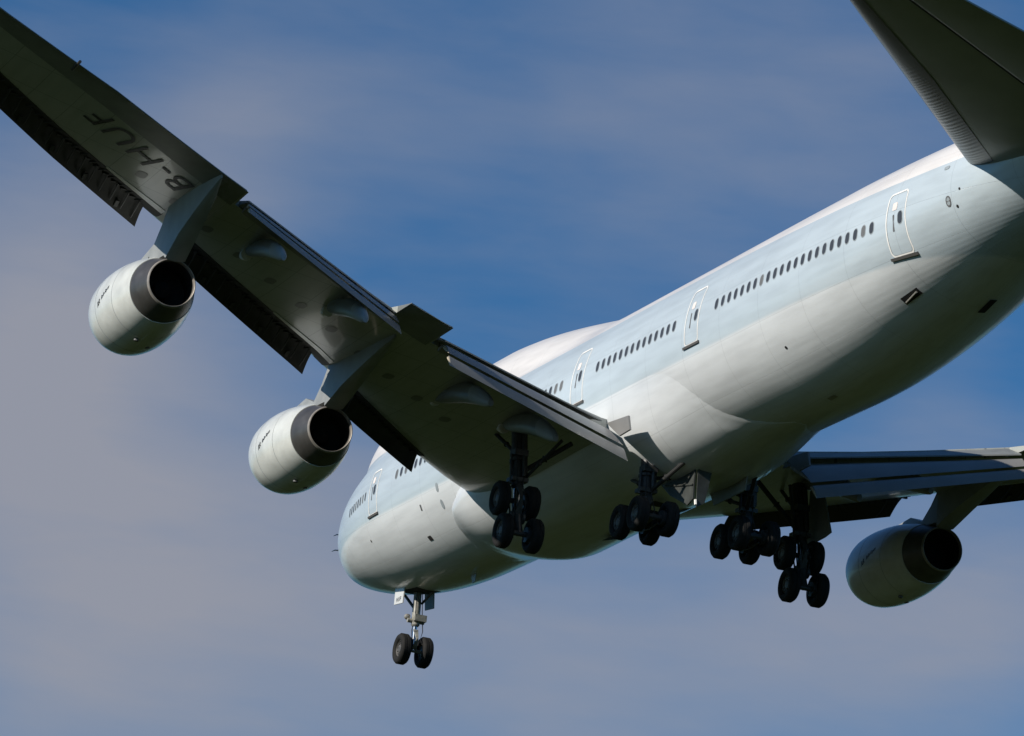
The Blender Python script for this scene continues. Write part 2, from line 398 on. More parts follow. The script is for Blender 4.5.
# small openings, probes, lights on the body
def small(name, x, z, w_, h_, m_, e=1., parent=fuselage):
    return decal(name, [(x + a, z + c) for a, c in rrect(w_, h_, 4, e)], m_, parent, off=.012)
small('vent', 57.79, .27, .24, .34, [M_handle, M_seal]); small('vent', 57.79, .27, .15, .24, [M_seal, M_seal])
small('vent', 58.14, .06, .10, .10, M_black); small('vent', 58.4, .54, .09, .08, M_black); small('vent', 57.55, 1.41, .3, .12, M_seal)  # the last, grey ellipse paints the shading of a skin dimple
small('service_panel', 16.9, -1.0, .22, .34, M_seal); small('service_panel', 16.95, -1.62, .22, .34, M_seal); small('service_panel', 14.95, -1.4, .12, .22, M_handle, .5)
small('service_panel', 14.4, -2.37, .32, .14, M_black, .3); small('vent', 46.8, -2.0, .14, .08, M_black)
small('vent', 9.1, -1.6, .1, .1, M_handle)
# outflow hatch aft: flat black patch in place of a recess with a bright inner door
def belly_patch(name, x0, x1, a0, a1, mats, off=.02, parent=fuselage, nx=4, na=4, thick=.0):
    b = MB(); v = [fus(x0 + (x1-x0)*i/nx, R(a0 + (a1-a0)*j/na), off) for i in range(nx+1) for j in range(na+1)]
    b.add(v, [(i*(na+1)+j, i*(na+1)+j+1, (i+1)*(na+1)+j+1, (i+1)*(na+1)+j) for i in range(nx) for j in range(na)])
    return b.build(name, mats, parent, 60)
h = belly_patch('outflow_valve', 53.55, 54.5, -130.5, -124.5, M_black)
b = MB(); b.tube([fus(53.65, R(-126), .04), fus(54.4, R(-128), .06)], .035, 6); b.build('valve_flap', M_lip, h)
h = belly_patch('outflow_valve', 54.6, 55.5, -80, -74, M_black)
belly_patch('access_panel', 46, 46.5, -100, -97, M_lip, .015)
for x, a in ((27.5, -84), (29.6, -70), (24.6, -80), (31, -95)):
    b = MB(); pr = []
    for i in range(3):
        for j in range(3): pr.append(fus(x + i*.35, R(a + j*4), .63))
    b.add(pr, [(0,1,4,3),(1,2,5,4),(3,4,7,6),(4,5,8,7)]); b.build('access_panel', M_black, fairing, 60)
# pitot probes on the nose
for z in (-.1, -.75):
    for x in (3.1,):
        p = side(x, z, -1, 0); b = MB(); b.tube([p, p + Vector((-.05, -.12, 0)), p + Vector((-.38, -.14, 0))], [.03, .025, .012], 8); b.build('pitot_probe', M_steel, fuselage)
# belly blade antennas and beacon
for x in (13.5,):
    p = fus(x, R(-90)); b = MB(); b.slab([p + Vector((-.25, 0, .05)), p + Vector((.3, 0, .05)), p + Vector((.3, 0, -.32)), p + Vector((.05, 0, -.36))], .03); b.build('blade_antenna', M_seal, fuselage)
# cockpit windows and upper-deck windows
for i, (x0, x1) in enumerate(((4.0, 4.7), (4.75, 5.4), (5.45, 6.1))):
    decal('cockpit_window', [(x0, 1.95 + i*.12), (x1, 2.05 + i*.12), (x1 - .02, 2.6 + i*.12), (x0 + .1, 2.42 + i*.12)], M_glass, fuselage)
for i in range(12): decal('cabin_window', [(9.2 + i*.9 + a, 2.95 + c) for a, c in rrect(.25, .36)], M_glass, fuselage)

# ------------------------------------------------------------------ wings
def zl(y): a = max(abs(y) - 3.2, 0); return -2.3 + .13 * a + .0025 * a * a
XLE = [(0, 17.2), (3.2, 20.2), (4.5, 21.2), (6.4, 22.9), (13.3, 30.1), (21.2, 36.75), (26, 40.2), (29, 42.6), (31.5, 44.9), (32.2, 46.0)]
XTE = [(0, 35.6), (3.2, 36.3), (8, 37.2), (11.3, 38.1), (12.8, 38.75), (20.3, 42.7), (25.6, 45.8), (30.2, 47.9), (32.2, 48.9)]
TC = [(0, .105), (3.2, .103), (12, .092), (22, .085), (32.2, .08)]
def naca(c): return 5 * (.2969 * math.sqrt(c) - .126 * c - .3516 * c * c + .2843 * c**3 - .1036 * c**4)
def wing_z(y, x, upper):
    le, te = lin(XLE, y), lin(XTE, y); ch = te - le; c = min(1, max(0, (x - le) / ch)); t = lin(TC, y)
    base = zl(y); T = t * ch
    # lower surface: flat through the middle, rising at nose and tail
    m_ = .40 * (1 - lin([(0, 1.), (6, .9), (14, .35), (32, .15)], y) * c ** 1.5)
    low = base + T * (m_ - 2 * min(m_, .4) * naca(c)); up = base + T * (m_ + 1.2 * naca(c))
    return up if upper else low
def wing_ring(y, cut, sg):
    le, te = lin(XLE, y), lin(XTE, y); ch = te - le; n = 22
    cs = [cut * (1 - math.cos(math.pi * i / n)) / 2 for i in range(n + 1)]
    return [Vector((le + ch*c, sg*y, wing_z(y, le + ch*c, True))) for c in reversed(cs)] + [Vector((le + ch*c, sg*y, wing_z(y, le + ch*c, False) - (.012 if c >= .999 else 0))) for c in cs[1:]]
# flap chains measured at both ends: y, (x,z) of A fixed trailing edge, B mid/aft joint, C aft trailing edge
FLAPS = {'inboard_flap': ((3.6, (34.1, -2.05), (36.2, -3.35), (36.75, -4.02)), (10.7, (36.95, -1.17), (37.44, -1.72), (37.7, -2.22))),
         'outboard_flap': ((12.75, (37.35, -.66), (37.85, -1.14), (38.2, -1.62)), (19.8, (42.15, .58), (42.26, .37), (42.38, .12)))}
def element(b, E0, E1, thick, n=10, mi=0):
    """slender airfoil element between two chord lines E=((xle,zle),(xte,zte),y)"""
    rings = []
    for (a, c, y) in (E0, E1):
        a = Vector((a[0], 0, a[1])); c = Vector((c[0], 0, c[1])); d = c - a; nn_ = Vector((-d.z, 0, d.x)).normalized()
        if nn_.z < 0: nn_ = -nn_
        r_ = []
        for k in range(n, -1, -1):
            t = (k / n) ** 1.5; r_.append(a + d*t + nn_ * thick * naca(t) * 1.1 + Vector((0, y, 0)))
        for k in range(1, n):
            t = (k / n) ** 1.5; r_.append(a + d*t - nn_ * thick * naca(t) * .35 + Vector((0, y, 0)))
        rings.append(r_)
    b.loft(rings, mi=mi)

def make_wing(sg):
    b = MB()
    EX = .42 if sg > 0 else 0
    segs = [(2.4, .80), (3.2, .80), (4.5, .80), (6.4, .80), (8.5, .80), (10.8 + EX, .80), (10.83 + EX, 1), (12.68, 1), (12.71, .80), (15, .8), (17.5, .8), (19.95, .80), (19.98, 1), (22.5, 1), (25, 1), (27.5, 1), (29.5, 1), (30.8, 1), (31.7, 1), (32.2, 1)]
    b.loft([wing_ring(y, c, sg) for y, c in segs])
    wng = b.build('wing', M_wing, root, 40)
    wng['label'] = 'port wing' if sg < 0 else 'starboard wing'
    # spoilers / upper fixed trailing edge above the flaps: thin shelf
    for nm in FLAPS:
        (y0, A0, B0, C0), (y1, A1, B1, C1) = FLAPS[nm]
        if sg > 0 and nm[0] == 'i':
            q_ = .45 / (y1 - y0); y1 += .45; A1, B1, C1 = [(p1[0] + (p1[0]-p0[0])*q_, p1[1] + (p1[1]-p0[1])*q_) for p0, p1 in ((A0, A1), (B0, B1), (C0, C1))]
        s = MB()
        def up(y, A):
            le, te = lin(XLE, y), lin(XTE, y); x = le + .80*(te-le); return (x - .25, wing_z(y, x - .25, True) - .0), A
        u0, a0 = up(y0 - (.5 if nm[0] == 'i' else 0), A0); u1, a1 = up(y1, A1)
        k = 6; rings = []
        for i in range(k + 1):
            t = i / k; y = y0 + (y1 - y0) * t; le, te = lin(XLE, y), lin(XTE, y); x = le + .795*(te-le)
            zu = wing_z(y, x, True) - .02; ax = A0[0] + (A1[0]-A0[0])*t; az = A0[1] + (A1[1]-A0[1])*t
            rings.append([Vector((x, sg*y, zu)), Vector((ax, sg*y, az + .02)), Vector((ax, sg*y, az - .03)), Vector((x, sg*y, zu - .16))])
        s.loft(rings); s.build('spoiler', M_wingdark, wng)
        # triple slotted flap elements: each a sub-part mesh of the flap
        f = MB()
        def chain(y, A, B, C):
            A, B, C = [Vector((p[0], p[1])) for p in (A, B, C)]
            L1 = B - A; L2 = C - B
            fore = (A + Vector((-.70, -.22)), A + L1 * .10 + Vector((-.05, -.10)))
            mid = (A + L1 * .14 + Vector((-.16, -.16)), B + Vector((0, .0)))
            aft = (B + L2 * .10 + Vector((-.12, -.08)), C)
            return fore, mid, aft
        c0, c1 = chain(y0, A0, B0, C0), chain(y1, A1, B1, C1)
        names = ('fore', 'mid', 'aft')
        for i, th in enumerate((.16, .26, .22)):
            E0 = (tuple(c0[i][0]), tuple(c0[i][1]), sg * (y0 + (.0 if i != 0 else .1))); E1 = (tuple(c1[i][0]), tuple(c1[i][1]), sg * y1)
            element(f, E0, E1, th)
        # end ribs in primer
        for (y, ch_, s_) in ((y1, c1, 1), (y0, c0, -1)):
            for i, th in ((1, .20), (2, .16)):
                p, q = ch_[i]; p = Vector(p); q = Vector(q); d = q - p; nn_ = Vector((-d.y, d.x)).normalized() * th * .45
                if nn_.y < 0: nn_ = -nn_
                yy = sg * (y + s_ * .012)
                pl = [p, p + d*.15 + nn_, p + d*.5 + nn_*.95, q, p + d*.5 - nn_*.25, p + d*.15 - nn_*.3]
                f.slab([Vector((u_.x, yy, u_.y)) for u_ in pl], .02, 1)
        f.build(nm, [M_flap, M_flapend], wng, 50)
    # ailerons: hinge line strip seen as a slightly drooped panel
    for nm, ya, yb, dr in (('inboard_aileron', 10.86 + EX, 12.66, .0), ('outboard_aileron', 20.05, 31.3, .0)):
        a = MB(); rings = []
        for i in range(17):
            y = ya + (yb - ya) * i / 16; le, te = lin(XLE, y), lin(XTE, y); x0 = le + .76*(te-le); r_ = []
            for k_ in range(5): x = x0 + (te - x0) * k_ / 4; r_.append(Vector((x, sg*y, wing_z(y, x, False) - .010)))
            r_.append(Vector((te + .015, sg*y, wing_z(y, te, False) + .0)))
            for k_ in range(4, -1, -1): x = x0 + (te - x0) * k_ / 4; r_.append(Vector((x, sg*y, wing_z(y, x, False) + .03)))
            rings.append(r_)
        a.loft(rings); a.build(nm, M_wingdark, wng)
    # krueger bays (dark strips on the skin painting the cavity's shade) and flaps
    SK = lambda y: lin([(6.0, 1.0), (13, 1.05), (21, .95), (31, .8)], y)     # skin edge distance behind the nose
    for (yi, ya, yb) in ((6.2, 6.3, 11.0), (12.35, 13.15, 20.15), (21.35, 22.0, 30.9)):
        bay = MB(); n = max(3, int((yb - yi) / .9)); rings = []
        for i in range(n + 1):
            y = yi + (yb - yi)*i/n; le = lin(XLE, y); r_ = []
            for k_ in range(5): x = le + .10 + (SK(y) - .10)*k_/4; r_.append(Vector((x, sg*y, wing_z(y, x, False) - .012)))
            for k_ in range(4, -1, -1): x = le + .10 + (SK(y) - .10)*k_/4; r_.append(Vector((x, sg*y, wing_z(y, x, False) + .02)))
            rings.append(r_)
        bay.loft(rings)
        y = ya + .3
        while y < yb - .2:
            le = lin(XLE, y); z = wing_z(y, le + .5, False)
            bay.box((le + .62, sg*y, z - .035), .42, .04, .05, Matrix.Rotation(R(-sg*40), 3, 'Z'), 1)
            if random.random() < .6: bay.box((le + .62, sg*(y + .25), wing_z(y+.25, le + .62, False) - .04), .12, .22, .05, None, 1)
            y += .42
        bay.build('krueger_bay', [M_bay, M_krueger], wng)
        ext = lambda y: lin([(6, .5), (10, .82), (13, .93)], y); drp = lambda y: lin([(6, .26), (11, .42), (13, .44)], y); kf = MB(); rings = []; m_ = max(6, int((yb-ya)/.6))
        for i in range(m_ + 1):
            y = ya + (yb - ya)*i/m_; le = lin(XLE, y); z = wing_z(y, le + .1, False); zk = wing_z(y, le + .38, False); r_ = []
            D = lambda t: Vector((le + .38 - ext(y)*t, sg*(y - .05*t), (zk - .02)*(1-t) + (zl(y) - drp(y))*t + .07*math.sin(math.pi*t)))
            for k_ in range(7): r_.append(D(k_/6))
            r_.append(D(1) + Vector((-.10, 0, .05))); r_.append(D(1) + Vector((-.08, 0, .14)))
            for k_ in range(5, -1, -1): r_.append(D(k_/6) + Vector((-.04, 0, .06)))
            rings.append(r_)
        kf.loft(rings)
        y = ya + .25; i = 0
        while y < yb - .1:      # actuator ribs and stiffeners on the inner face
            le = lin(XLE, y); z = wing_z(y, le + .1, False)
            if y > 10.5 or y < 0: kf.tube([(le + .55, sg*y, wing_z(y, le + .55, False) - .04), (le + .0, sg*y, zl(y) - .22), (le - .30, sg*y, zl(y) - .33)], .028, 6, 1)
            if i % 3 == 1 and y > 10.5: kf.box((le - .1, sg*(y + .2), zl(y) - .25), .3, .12, .04, Matrix.Rotation(R(-25), 3, 'Y'), 1)
            y += .5; i += 1
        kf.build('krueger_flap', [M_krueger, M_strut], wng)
    # leading-edge closing strips beside the pylons, white painted for a sunlit reflection
    for (ya, yb) in ((12.4, 15.6), (21.4, 24.0)):
        lp = MB(); rings = []
        for i in range(5):
            y = ya + (yb - ya)*i/4; le = lin(XLE, y); x0 = le + SK(y) - .02; wd = .42 * (1 - .6*i/4)
            rings.append([Vector((x0, sg*y, wing_z(y, x0, False) - .03)), Vector((x0 + wd, sg*y, wing_z(y, x0+wd, False) - .02)), Vector((x0 + wd, sg*y, wing_z(y, x0+wd, False))), Vector((x0, sg*y, wing_z(y, x0, False)))])
        lp.loft(rings); lp.build('leading_edge_panel', M_white, wng)
    # winglet
    wl = MB(); yt = 32.2; z0 = zl(yt) + .15
    def wr(le, te, y, z, t): 
        n = 8; c = te - le
        return [Vector((le + c*k_/n, sg*(y + t*naca(k_/n)), z)) for k_ in range(n + 1)] + [Vector((le + c*k_/n, sg*(y - t*naca(k_/n)), z)) for k_ in range(n - 1, 0, -1)]
    wl.loft([wr(46.0, 48.9, yt, z0, .14), wr(46.5, 49.0, yt + .12, z0 + .3, .12), wr(48.3, 49.9, yt + .95, z0 + 1.85, .06)]); wl.build('winglet', M_white, wng)
    rb = MB(); rb.slab([Vector((p[0], sg*3.42, p[1])) for p in ((34.2, -2.13), (36.1, -2.25), (36.35, -2.8), (35.45, -2.84))], .07); rb.build('flap_root_fairing', M_flap, wng)
    # fuel jettison pipe and flap-gap light housings
    YP = 27.3; le, te = lin(XLE, YP), lin(XTE, YP)
    j = MB(); j.tube([(te - .5, sg*YP, wing_z(YP, te-.5, False) - .03), (te + .3, sg*YP, wing_z(YP, te, False) - .02)], .05, 10); j.build('fuel_jettison_pipe', M_strut, wng)
    # flap track fairings
    for y, pts, r0 in ((5.8, ((30.6, -1.9), (31.9, -2.12), (33.2, -2.42), (34.4, -2.85), (35.5, -3.38)), .34), (8.4, ((30.4, -1.35), (31.7, -1.5), (33.0, -1.72), (34.5, -2.15), (35.8, -2.68)), .34),
                       (14.5, ((35.7, -.5), (36.8, -.72), (37.9, -1.0), (38.8, -1.36), (39.5, -1.76)), .30), (18.3, ((37.9, .2), (39.0, .02), (40.1, -.22), (41.0, -.54), (41.75, -.92)), .28)):
        P = [Vector((p[0], sg*y, p[1])) for p in pts]
        def cr(t):
            t *= len(P) - 1; i = min(int(t), len(P) - 2); t -= i
            p0, p1, p2, p3 = P[max(i-1, 0)], P[i], P[i+1], P[min(i+2, len(P)-1)]
            return .5*((2*p1) + (p2-p0)*t + (2*p0-5*p1+4*p2-p3)*t*t + (3*p1-p0-3*p2+p3)*t**3)
        ftf = MB(); rings = []
        for i in range(25):
            t = i/24; c = cr(t); rr = r0 * max(.03, (math.sin(math.pi * min(1, t*.93 + .04)))**.5)
            rings.append([c + Vector((0, math.cos(a)*rr*.95, math.sin(a)*rr*1.12)) for a in [2*math.pi*k_/20 for k_ in range(20)]])
        ftf.loft(rings[:18]); o = ftf.build('flap_track_fairing', M_pyl2, wng, 50)
        tl = MB(); tl.loft([[c_ + (p - c_)*1.02 for p in rg] for rg in rings[17:] for c_ in [sum(rg, Vector())/len(rg)]]); tl.build('fairing_tail', M_pyl, o, 50)  # paler tail paints the sunlit highlight on the fairing's end
        tip = MB(); c = cr(.02); tip.lathe([(-.0, .02), (.1, .1), (.35, .17), (.6, .2), (.61, .0)], c + Vector((-.75, 0, .0)), (1, 0, -.12), 14); tip.build('fairing_nose', M_line, o)  # white nose piece paints the glint at the fairing's front
    # underside details: fuel panels
    for i in range(11):
        y = 23.0 - i * 1.55; le, te = lin(XLE, y), lin(XTE, y); x = le + .38*(te-le)
        if y < 6: break
        v = [Vector((x + a, sg*(y + c), 0)) for a, c in rrect(.62, .36, 5)]
        for p in v: p.z = wing_z(abs(p.y), p.x, False) - .007
        cpt = Vector((x, sg*y, wing_z(y, x, False) - .007)); q = MB(); q.add([cpt] + v, [(0, k_+1, (k_+1) % len(v) + 1) for k_ in range(len(v))]); q.build('fuel_tank_panel', M_flap, wng)
    return wng
wing_port = make_wing(-1)
wing_star = make_wing(1)

# registration under the port wing -----------------------------------------
def letters(text, size, width_scale, place, m_, name, parent, offset=0):
    cu = bpy.data.curves.new(name, 'FONT'); cu.body = text; cu.size = size; cu.align_x = 'LEFT'; cu.space_character = 1.12; cu.offset = offset
    cu.resolution_u = 3; o = bpy.data.objects.new(name, cu); col.objects.link(o)
    bpy.context.view_layer.update(); dg = bpy.context.evaluated_depsgraph_get(); me = bpy.data.meshes.new_from_object(o.evaluated_get(dg))
    bpy.data.objects.remove(o); bpy.data.curves.remove(cu)
    bm = bmesh.new(); bm.from_mesh(me); bmesh.ops.subdivide_edges(bm, edges=[e for e in bm.edges if e.calc_length() > .5], cuts=2)
    for v in bm.verts: v.co = place(v.co.x * width_scale, v.co.y)
    bm.to_mesh(me); bm.free(); me.materials.clear(); me.materials.append(m_); me.name = name
    r = bpy.data.objects.new(name, me); col.objects.link(r); r.parent = parent; return r
def regplace(u, v):
    # u outboard along the wing, v towards the leading edge
    x = 41.22 + .555*u - .93*v; y = -21.30 - .832*u - .36*v
    return Vector((x, y, wing_z(-y, x, False) - .02))
reg = letters('B-HUF', 1.62, 1.05, regplace, M_letter, 'registration', wing_port, -.004)
reg['label'] = 'black letters B-HUF'

# ------------------------------------------------------------------ engines
def make_engine(y, xe, ze, pyl, sg):
    ax = Vector((-1, -sg*.018, 0)).normalized(); c = Vector((xe, sg*y, ze)); ty = lambda d: sg*(y - .018*d)
    n = MB()
    n.lathe([(1.08, 1.115), (1.3, 1.17), (1.7, 1.25), (2.2, 1.335), (2.8, 1.405), (3.4, 1.44), (4.0, 1.445), (4.45, 1.42), (4.85, 1.375), (5.12, 1.31), (5.30, 1.25)], c, ax, 64)
    n.lathe([(1.08, 1.115), (1.08, 1.04)], c, ax, 64)
    e = n.build('engine', M_nac, root, 30)
    l = MB(); l.lathe([(5.30, 1.25), (5.40, 1.21), (5.46, 1.16), (5.47, 1.11), (5.40, 1.06), (5.1, 1.02), (4.5, 1.05), (4.4, .0)], c, ax, 48); l.build('intake_lip', M_lip, e)
    z = MB()
    z.lathe([(.0, .80), (.35, .91), (.8, 1.03), (1.10, 1.10)], c, ax, 64)
    z.build('exhaust_nozzle', M_noz, e, 30)
    r_ = MB(); r_.lathe([(.07, .835), (-.02, .81), (-.03, .785), (-.02, .775), (.15, .76)], c, ax, 64); r_.build('nozzle_rim', M_rim, e, 30)
    i_ = MB(); i_.lathe([(.13, .755), (.6, .80), (1.4, .86), (1.5, 0)], c, ax, 40)
    i_.lathe([(1.5, .32), (1.0, .28), (.75, .02)], c, ax, 24, 1); i_.build('exhaust_duct', [M_black, M_black], e)
    # joints
    for d in (2.35, 3.9):
        rr = lin([(2.2, 1.335), (2.8, 1.405), (3.4, 1.44), (4.0, 1.445)], d) + .002
        j = MB(); j.lathe([(d - .012, rr + .001), (d + .012, rr + .001)], c, ax, 64); j.build('cowl_joint', M_seal, e)
    # gearbox bulge and drain below
    g_ = MB(); rings = []
    for k_ in range(11):
        t = k_/10; xx = xe - 1.2 - 3.6*t; rr = .17*math.sin(math.pi*t)**.8 + .01; zz = ze - lin([(1.2, 1.10), (2.2, 1.2), (3.4, 1.27), (4.8, 1.25)], 1.2 + 3.6*t)
        rings.append([Vector((xx, ty(1.2 + 3.6*t) + math.cos(a)*rr*1.6, zz + math.sin(a)*rr)) for a in [2*math.pi*q/14 for q in range(14)]])
    g_.loft(rings); g_.build('gearbox_bulge', M_nac, e)
    for (ox, oa) in ((2.6, -100), (3.3, -75)):
        rr = 1.40; p = c + Vector((-ox, ty(ox) - sg*y + rr*math.cos(R(oa)), rr*math.sin(R(oa)))); v = MB(); v.lathe([(0, .09), (.06, .08), (.065, 0)], p, (0, math.cos(R(oa)), math.sin(R(oa))), 10); v.build('drain_port', M_handle, e)
    # maker's lettering and badge on the outer face
    for s2 in (-1, 1):
        def pl(u, v, s2=s2):
            d = 3.28 - u if s2 < 0 else 2.43 + u
            rr = lin([(2.2, 1.335), (2.8, 1.405), (3.4, 1.44), (4.0, 1.445)], d) + .006
            rise = (v + (.5*u if s2 < 0 else .42 - .5*u)) / rr
            th = R(184) - rise if s2 < 0 else R(-4) + rise
            return Vector((xe - d, ty(d) + rr*math.cos(th), ze + rr*math.sin(th)))
        letters('Rolls-Royce', .22, .5, pl, M_letter, 'maker_lettering', e, .006)
        letters('RR', .24, .8, lambda u, v, pl=pl, s2=s2: pl(u - .36 if s2 < 0 else u + .85, v), M_letter, 'maker_badge', e, .012)
    # pylon
    rings = []
    for (px, zb, zt, hw) in pyl:
        rr = min(hw, (zt - zb)/2)*.35
        prof = [(-hw, zt), (-hw*1.0, (zt+zb)/2), (-hw*.96, zb + .12*min(1, hw)), (-hw*.6, zb), (0, zb - .02), (hw*.6, zb), (hw*.96, zb + .12*min(1, hw)), (hw, (zt+zb)/2), (hw, zt)]
        rings.append([Vector((px, sg*y + a, z_)) for a, z_ in prof])
    p = MB(); p.loft(rings); py = p.build('pylon', M_pyl, e, 28)
    a_, b_ = pyl[2], pyl[3]
    v = MB(); v.box(((a_[0]*.6 + b_[0]*.4), sg*y - (a_[3]*.6 + b_[3]*.4) - .005, (a_[2]*.6 + b_[2]*.4) - .42), .40, .03, .16, Matrix.Rotation(R(-25), 3, 'Y')); v.build('pylon_vent', M_black, py)
    return e
def pyl_st(xe, ze, yl, tail, aft=0.):
    zt = zl(yl); le = lin(XLE, yl) + aft
    w_ = lambda x: wing_z(yl, x, False) + .12
    return [(xe - 4.6, ze + 1.30, ze + 1.46, .04), (xe - 3.6, ze + 1.2, ze + 1.54, .14), (le - 1.4, ze + 1.1, ze + 1.60, .20), (le - .3, ze + 1.0, zt - .85, .27), (le + .45, ze + .95, zt - .40, .31), (le + 1.1, ze + .9, w_(le + 1.1), .34), (xe + .05, ze + .74, w_(xe + .05) + .05, .36),
            (xe + tail*.28, ze + .74 + (zt - ze - .74)*.32, w_(xe + tail*.28), .34), (xe + tail*.55, ze + .74 + (zt - ze - .74)*.58, w_(xe + tail*.55), .26), (xe + tail*.8, ze + .74 + (zt - ze - .74)*.82, w_(xe + tail*.8) - .08, .16), (xe + tail, w_(xe + tail) - .22, w_(xe + tail) - .11, .03)]
for sg in (-1, 1):
    make_engine(11.96, 29.75, -3.05, pyl_st(29.75, -3.05, 11.96, 5.7), sg)
    make_engine(21.1, 38.95, -1.7, pyl_st(38.95, -1.7, 21.1, 4.1, .95), sg)

# ------------------------------------------------------------------ landing gear
def wheel(parent, c, sg, rad=.62, wd=.44, hub_out=-1):
    c = Vector(c)
    b = MB(); h = wd/2
    prof = [(-h*.55, rad*.52), (-h*.8, rad*.56), (-h*.98, rad*.68), (-h, rad*.8), (-h*.9, rad*.9), (-h*.68, rad*.965), (-h*.4, rad*.995)]
    for gx in (-.24, 0, .24): prof += [(gx*wd - .018, rad), (gx*wd - .012, rad - .015), (gx*wd + .012, rad - .015), (gx*wd + .018, rad)]
    prof += [(-p, r_) for p, r_ in reversed(prof[:7])]
    b.lathe(prof, c, (0, 1, 0), 40); w_ = b.build('wheel', M_tyre, parent, 40)
    hb = MB()
    for s in (-1, 1):
        hb.lathe([(s*h*.56, rad*.53), (s*h*.62, rad*.50), (s*h*.35, rad*.44), (s*h*.30, rad*.30), (s*h*.55, rad*.24), (s*h*.62, rad*.16), (s*h*.62, 0)], c, (0, 1, 0), 28)
        for k_ in range(9):
            a = 2*math.pi*k_/9; p = c + Vector((math.cos(a)*rad*.36, s*h*.36, math.sin(a)*rad*.36)); hb.tube([p - Vector((0, s*.02, 0)), p + Vector((0, s*.05, 0))], .028, 6)
    hb.build('hub', M_hub, w_)
    return w_
def bogie_gear(name, piv, tilt, top, base, track, sg, braces, extra=None):
    """strut + truck beam mesh as the gear part; wheels, braces as children"""
    piv = Vector(piv); top = Vector(top)
    b = MB(); d = (top - piv)
    b.tube([piv + d*.02, piv + d*.36], .13, 16, 1)
    b.tube([piv + d*.33, piv + d*.35, piv + d*.37, top], [.17, .23, .21, .25], 18)
    b.tube([piv + d*.62, piv + d*.65], .30, 18)
    for (t0_, t1_, ox, oy, rr_) in ((.45, .95, .30, .12, .07), (.40, .8, -.28, -.1, .06), (.5, 1.0, .05, .30, .055), (.36, .7, .1, -.3, .05)):
        b.tube([piv + d*t0_ + Vector((ox, oy, 0)), piv + d*t1_ + Vector((ox*.9, oy*.9, 0))], rr_, 10)
    b.box(piv + d*.42 + Vector((.0, 0, 0)), .55, .62, .14); b.box(piv + d*.72 + Vector((.12, 0, 0)), .5, .5, .22)
    for s in (-1, 1):
        b.tube([piv + Vector((.0, s*.18, -.02)), piv + Vector((.0, s*.26, -.02))], .2, 14)
    T = Matrix.Rotation(R(tilt), 3, 'Y')
    f = T @ Vector((-base/2, 0, 0)); a = -f
    b.tube([piv + f*1.05, piv + f*.5, piv, piv + a*.5, piv + a*1.05], [.12, .14, .19, .14, .12], 14)
    for e in (f, a):
        b.tube([piv + e + Vector((0, -track/2, 0)), piv + e + Vector((0, track/2, 0))], .10, 12)
        for s in (-1, 1): b.tube([piv + e + Vector((0, s*track*.24, 0)), piv + e + Vector((0, s*track*.36, 0))], .27, 20)
    # torque links and brake rods
    q = piv + d*.20 + Vector((.42, 0, 0)); b.slab([piv + Vector((.10, -.14, .05)), piv + Vector((.10, .14, .05)), q + Vector((0, .05, 0)), q + Vector((0, -.05, 0))], .06)
    b.slab([piv + d*.40 + Vector((.12, -.13, 0)), piv + d*.40 + Vector((.12, .13, 0)), q + Vector((0, .05, 0)), q + Vector((0, -.05, 0))], .06)
    for s in (-1, 1):
        b.tube([piv + f + Vector((0, s*.2, -.2)), piv + Vector((0, s*.2, -.26)), piv + a + Vector((0, s*.2, -.2))], .03, 8)
    b.tube([piv + d*.55 + Vector((-.2, 0, 0)), piv + f*.8 + Vector((0, 0, .1))], .055, 8)
    gear = b.build(name, [M_strut, M_steel], root)
    gear['label'] = ('port' if sg < 0 else 'starboard') + (' wing landing gear with four wheels' if 'wing' in name else ' body landing gear with four wheels')
    for e in (f, a):
        for s in (-1, 1): wheel(gear, piv + e + Vector((0, s*track/2, 0)), sg)
    for p0, p1, r_ in braces:
        t = MB(); p0 = Vector(p0); p1 = Vector(p1); t.tube([p0, p0.lerp(p1, .48), p0.lerp(p1, .5), p0.lerp(p1, .52), p1], [r_, r_, r_*1.6, r_, r_], 10); t.build('brace', M_hose, gear)  # braces coloured black to stand for the shade they hang in
    hz = MB()
    for s in (-.12, .1):
        hz.tube([top + Vector((.2, s, -.2)), piv + d*.6 + Vector((.32, s*1.3, 0)), piv + d*.35 + Vector((.26, s, 0)), piv + d*.15 + Vector((.36, s*2, 0)), piv + a*.7 + Vector((0, s, .16))], .022, 6)
    hz.build('hydraulic_hose', M_hose, gear)
    return gear
